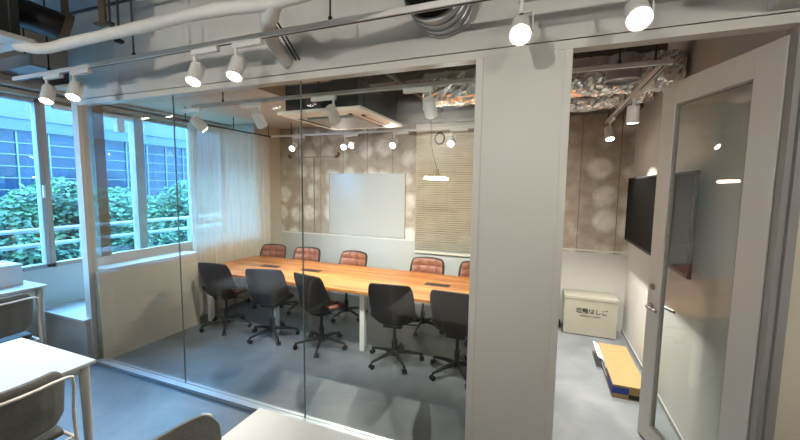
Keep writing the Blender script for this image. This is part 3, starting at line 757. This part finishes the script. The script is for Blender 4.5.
# pipes inside the meeting-room void
for p, q, r, m, lab in (((-2.6, 5.05, 3.12), (0.9, 5.05, 3.10), 0.045, 'beam', 'grey pipe running along the beam at the back of the ceiling void'),
                        ((-2.6, 2.9, 3.32), (-0.3, 2.95, 3.30), 0.03, 'rod', 'dark pipe high in the ceiling void behind the glass'),
                        ((-1.38, 2.5, 2.92), (-1.32, 4.85, 2.92), 0.025, 'beam', 'grey pipe crossing the ceiling void towards the blind')):
    tag(MB().tube([p, q], r, 12).build('ceiling_pipe', m), lab, 'pipe')
tag(MB().span((-2.45, 2.5, 3.02), (-1.6, 2.68, 3.25)).span((-2.5, 2.48, 3.0), (-2.45, 2.70, 3.27)).cyl((-2.2, 2.59, 3.2), (-2.2, 2.59, ZC), 0.006, seg=8).cyl((-1.8, 2.59, 3.2), (-1.8, 2.59, ZC), 0.006, seg=8).build('sheet_duct', 'darkduct', smooth=False), 'dark rectangular sheet duct above the ceiling cassette', 'duct')

# ------------------------------------------------------------------ television on the right wall
tv = thing('wall_television', 'large black flat television mounted on the white wall by the door', 'television', (XR, 4.1, 1.62))
TVX = XR - 0.07
MB().span((TVX - 0.028, 3.06, 1.27), (TVX, 5.18, 2.03), bevel=0.008).build('case', 'black', tv, local=False, smooth=False)
MB().span((TVX - 0.030, 3.08, 1.30), (TVX - 0.0275, 5.16, 2.01)).build('screen', 'screen', tv, local=False, smooth=False)
MB().span((TVX, 3.7, 1.45), (XR, 4.5, 1.85)).build('bracket', 'darkmetal', tv, local=False, smooth=False)

# ------------------------------------------------------------------ escape-ladder box with its lettering
eb = thing('escape_ladder_box', 'putty-coloured metal box with black Japanese lettering against the back wall', 'box', (0.63, 5.25, 0))
MB().span((0.325, 5.10, 0.01), (0.935, 5.42, 0.47), bevel=0.004).build('body', 'ladderbox', eb, local=False, smooth=False)
MB().span((0.318, 5.092, 0.47), (0.942, 5.427, 0.515), bevel=0.008).build('lid', 'ladderbox', eb, local=False, smooth=False)
MB().span((0.35, 5.12, 0), (0.91, 5.40, 0.01)).build('foot', 'black', eb, local=False, smooth=False)
def lettering(txt, size, loc, name, parent, mat='ink', bold=0.0):
    cu_ = bpy.data.curves.new(name, 'FONT'); cu_.body = txt; cu_.size = size; cu_.align_x = 'CENTER'; cu_.align_y = 'CENTER'
    cu_.extrude = 0.001; cu_.offset = bold
    to = bpy.data.objects.new(name, cu_); COL.objects.link(to)
    bpy.context.view_layer.update()
    me = bpy.data.meshes.new_from_object(to.evaluated_get(bpy.context.evaluated_depsgraph_get()))
    COL.objects.unlink(to); bpy.data.objects.remove(to)
    me.name = name; me.materials.clear(); me.materials.append(MT[mat])
    o = bpy.data.objects.new(name, me); COL.objects.link(o)
    M = Matrix.Translation(loc) @ Matrix.Rotation(PI / 2, 4, 'X')
    me.transform(world(parent).inverted() @ M)
    o.parent = parent
    return o
lettering('避難はしご', 0.072, (0.645, 5.0985, 0.325), 'lettering', eb, bold=0.0012)
lettering('EMERGENCY LADDER', 0.024, (0.63, 5.0985, 0.262), 'lettering', eb)
tag(MB().span((0.235, 5.28, 0.0), (0.30, 5.36, 0.09), bevel=0.008).tube([(0.27, 5.35, 0.06), (0.2, 5.38, 0.07), (0.05, 5.40, 0.06)], 0.012, 8).build('cable_outlet', 'black'), 'small black cable outlet on the floor beside the putty metal box', 'outlet')

# ------------------------------------------------------------------ long cardboard box
cb = thing('cardboard_box', 'long flat brown cardboard box with blue print lying on the floor', 'cardboard box', (0.80, 4.15, 0))
MB().span((0.67, 3.66, 0.002), (0.95, 4.62, 0.125), bevel=0.003).build('body', 'card', cb, local=False, smooth=False)
MB().span((0.668, 4.0, 0.012), (0.6698, 4.58, 0.085)).span((0.668, 3.665, 0.03), (0.6698, 3.92, 0.11)).span((0.668, 3.66, 0.045), (0.80, 3.6585, 0.105)).build('print_panel', 'blue', cb, local=False, smooth=False)
MB().span((0.667, 4.02, 0.09), (0.6695, 4.56, 0.115)).span((0.667, 3.98, 0.03), (0.6685, 4.3, 0.06)).build('sticker', 'paper', cb, local=False, smooth=False)
MB().box((0.645, 4.42, 0.115), (0.06, 0.42, 0.004), rot=Matrix.Rotation(0.45, 3, 'Y')).build('flap', 'paper', cb, local=False, smooth=False)
MB().span((0.80, 3.657, 0.01), (0.93, 3.6595, 0.05)).build('print_panel', 'ink', cb, local=False, smooth=False)

# ------------------------------------------------------------------ white desks
def desk(label, x0, x1, y0, y1, z, rz_leg=0.03):
    t = thing('white_desk', label, 'desk', ((x0 + x1) / 2, (y0 + y1) / 2, 0), 0, 'white desks of the open office')
    MB().span((x0, y0, z - 0.024), (x1, y1, z), bevel=0.006).build('desktop', 'desk', t, local=False, smooth=False)
    MB().span((x0 + 0.04, y0 + 0.05, z - 0.07), (x1 - 0.04, y0 + 0.08, z - 0.024)).span((x0 + 0.04, y1 - 0.08, z - 0.07), (x1 - 0.04, y1 - 0.05, z - 0.024)).span((x0 + 0.04, y0 + 0.05, z - 0.07), (x0 + 0.07, y1 - 0.05, z - 0.024)).span((x1 - 0.07, y0 + 0.05, z - 0.07), (x1 - 0.04, y1 - 0.05, z - 0.024)).build('apron', 'white', t, local=False, smooth=False)
    for x in (x0 + 0.05, x1 - 0.05):
        for y in (y0 + 0.05, y1 - 0.05):
            MB().cyl((x, y, 0), (x, y, z - 0.024), 0.022, rz_leg, seg=20).build('leg', 'tube', t, local=False)
    return t
desk('white desk with a grey chair pulled up to its aisle side', -3.64, -2.73, 0.02, 1.435, 0.72)
desk('white desk corner closest to the glass partition, beside the aisle', -1.35, -0.30, 0.02, 1.435, 0.72)
desk('white high table under the windows', -5.17, -4.55, 0.6, 2.02, 0.88)
wx = thing('desk_screen', 'low white box standing on the high table under the windows', 'box', (-4.97, 1.8, 0.88))
MB().span((-5.15, 1.55, 0.88), (-4.79, 1.94, 1.07), bevel=0.006).build('body', 'desk', wx, local=False, smooth=False)
MB().span((-5.155, 1.545, 1.07), (-4.785, 1.945, 1.085), bevel=0.004).build('lid', 'desk', wx, local=False, smooth=False)

# ------------------------------------------------------------------ grey visitor chairs (face +y, back at -y)
def visitor_chair(label, loc, rz, lift=0.0):
    t = thing('visitor_chair', label, 'chair', loc, rz, 'grey felt visitor chairs')
    L = lift
    def back(u, v):
        s = u * 2 - 1
        c = 0.045                                                     # rounded corners
        x = s * 0.235
        edge = max(0, abs(s) - 0.7) / 0.3
        top = 0.86 + L - 0.075 * edge ** 2.2; bot = 0.515 + L + 0.075 * edge ** 2.2
        z = bot + (top - bot) * v
        y = -0.205 - 0.055 * (z - L - 0.5) / 0.36 + 0.05 * s * s
        return Vector((x, y, z))
    MB().grid(back, 24, 12, thick=0.03).build('backrest', 'fabric', t, sub=1)
    def seat(u, v):
        s = u * 2 - 1; w = 0.235 - 0.02 * abs(v * 2 - 1) ** 3
        return Vector((s * w, -0.19 + 0.42 * v, 0.445 + L - 0.02 * (1 - s * s) * (1 - (2 * v - 1) ** 2) - 0.02 * max(0, v - 0.8) * 5))
    MB().grid(seat, 16, 14, thick=-0.04).build('seat', 'fabric_pad', t, sub=1)
    # rear tube: runs along the back of the rest and bends down into the rear legs
    pts = []
    zt = 0.815 + L
    for s in (-1, 1):
        pass
    arc = [(-0.245, -0.225 - 0.0, 0.60 + L), (-0.246, -0.243, 0.74 + L), (-0.235, -0.255, zt - 0.012), (-0.21, -0.267, zt)]
    mid = [(x / 100, -0.292 + 0.05 * (x / 23.5) ** 2 + 0.0, zt + 0.003) for x in (-14, -7, 0, 7, 14)]
    full = arc + mid + [(-x, y, z) for x, y, z in reversed(arc)]
    MB().tube(full, 0.0085, 10).build('back_frame', 'tube', t)
    for s in (-1, 1):
        MB().tube([(s * 0.245, -0.225, 0.60 + L), (s * 0.247, -0.225, 0.47 + L), (s * 0.255, -0.27, 0.0)], 0.0095, 10).build('leg', 'tube', t)
        MB().tube([(s * 0.247, -0.22, 0.42 + L), (s * 0.245, 0.17, 0.42 + L), (s * 0.25, 0.20, 0.39 + L), (s * 0.26, 0.235, 0.0)], 0.0095, 10).build('leg', 'tube', t)
    MB().tube([(-0.246, -0.20, 0.418 + L), (0.246, -0.20, 0.418 + L)], 0.008, 8).tube([(-0.246, 0.15, 0.418 + L), (0.246, 0.15, 0.418 + L)], 0.008, 8).build('cross_bar', 'tube', t)
    return t
visitor_chair('grey felt chair with a pale tube frame, backed towards the aisle at the round-legged desk', (-2.69, 0.92, 0), PI / 2)
visitor_chair('grey felt chair showing only its rounded back beside the nearest desk corner', (-1.185, 0.945, 0), -PI / 2 - 0.06)
visitor_chair('grey felt high chair at the table under the windows', (-4.27, 1.47, 0), PI / 2, 0.10)

# ------------------------------------------------------------------ outside: paving, railing, hedge, office block opposite
struct(MB().span((-26, -16, -0.4), (XW - 0.1, 40, -0.2)).build('ground_outside', 'pave', smooth=False))
rl = thing('balcony_railing', 'white two-bar railing outside the windows', 'railing', (-6.3, 4, 0))
for z in (1.05, 1.25):
    MB().tube([(-6.3, -6, z), (-6.3, 16, z)], 0.028, 10).build('rail', 'rail', rl, local=False)
for y in (-4, -2.2, -0.4, 1.4, 3.25, 5.0, 6.8, 8.6, 10.4):
    MB().span((-6.34, y - 0.03, -0.2), (-6.27, y + 0.03, 1.27)).build('post', 'rail', rl, local=False, smooth=False)
rnd = random.Random(11)
hd = MB()
for i in range(30000):
    y = rnd.uniform(-4, 17)
    top = 1.72 + 0.05 * (y - 3) * (0.9 if y > 3 else 0.5) + 0.13 * math.sin(y * 2.1) + 0.09 * math.sin(y * 5.3 + 1)
    z = top - abs(rnd.gauss(0, 1)) * 0.55 if rnd.random() < 0.5 else rnd.uniform(-0.1, top)
    x = -7.75 + 0.12 * math.sin(y * 3.3 + z * 4) + rnd.gauss(0, 0.10) - max(0, z - top + 0.3) * 0.5
    s = rnd.uniform(0.022, 0.05)
    M = Matrix.Translation((x, y, z)) @ Euler((rnd.uniform(-1.1, 1.1), rnd.uniform(0.2, 1.5), rnd.uniform(-1.2, 1.2))).to_matrix().to_4x4()
    pts = [(0, -s * 1.5, 0), (s * 0.7, -s * 0.2, s * 0.2), (0, s * 1.5, 0), (-s * 0.7, -s * 0.2, s * 0.2)]
    v = [hd.bm.verts.new(M @ Vector(p)) for p in pts]
    hd.bm.faces.new((v[0], v[1], v[2])); hd.bm.faces.new((v[0], v[2], v[3]))
he = thing('hedge', 'dense green hedge growing behind the railing outside the windows', 'hedge', (-8.2, 5, -0.2))
hd.build('foliage', 'leaf', he, local=False, smooth=False)
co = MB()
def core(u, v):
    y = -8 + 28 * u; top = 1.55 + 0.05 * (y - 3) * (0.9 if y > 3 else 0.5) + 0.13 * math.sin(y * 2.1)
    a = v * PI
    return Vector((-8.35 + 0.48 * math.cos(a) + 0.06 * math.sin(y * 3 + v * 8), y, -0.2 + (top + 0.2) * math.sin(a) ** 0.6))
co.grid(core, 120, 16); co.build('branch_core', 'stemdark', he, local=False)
FX = -20.0
ob = thing('office_block', 'long office block with blue glazing and pale tiled top across the street', 'building', (FX, 10, -0.2))
MB().span((FX - 6, -14, 4.45), (FX, 44, 12)).build('upper_wall', 'facade', ob, local=False, smooth=False)
MB().span((FX - 6, -14, 3.98), (FX - 0.05, 44, 4.45)).build('band', 'fac_band', ob, local=False, smooth=False)
MB().span((FX - 6, -14, -0.2), (FX - 0.6, 44, 3.98)).build('core', 'fac_band', ob, local=False, smooth=False)
PW = 1.06
for k in range(30):
    y = 8.33 - 12 * PW + k * PW
    w = MB().span((FX - 0.3, y, -0.2), (FX - 0.25, y + PW, 3.98)).build('window', 'fac_glass', ob, local=False, smooth=False)
    m = MB().span((FX - 0.27, y - 0.024, -0.2), (FX - 0.18, y + 0.024, 3.98))
    for r in range(9):
        z = 3.96 - r * 0.48
        m.span((FX - 0.27, y, z - 0.02), (FX - 0.19, y + PW, z + 0.02))
    m.build('mullion', 'fac_mull', w, local=False, smooth=False)

# ------------------------------------------------------------------ sky
wd = bpy.data.worlds.new('sky'); SC.world = wd; wd.use_nodes = True
bg = wd.node_tree.nodes['Background']
bg.inputs['Color'].default_value = (0.22, 0.55, 1.0, 1); bg.inputs['Strength'].default_value = 13

# ------------------------------------------------------------------ camera
cam = bpy.data.cameras.new('camera'); co_ = bpy.data.objects.new('camera', cam); COL.objects.link(co_)
cam.sensor_fit = 'HORIZONTAL'; cam.sensor_width = 36; cam.lens = 363.46 / 800 * 36; cam.clip_start = 0.02
R = ((0.930603967545446, 0.36583426179749523, 0.011897415003104926), (0.04521886156405937, -0.08265041734695673, -0.9955521900288423), (-0.3632237742047247, 0.9270028055013941, -0.09345741514197568))
r, d, fw = Vector(R[0]), Vector(R[1]), Vector(R[2])
Mc = Matrix((r, -d, -fw)).transposed().to_4x4(); Mc.translation = (0, 0, 1.9)
co_.matrix_world = Mc
SC.camera = co_
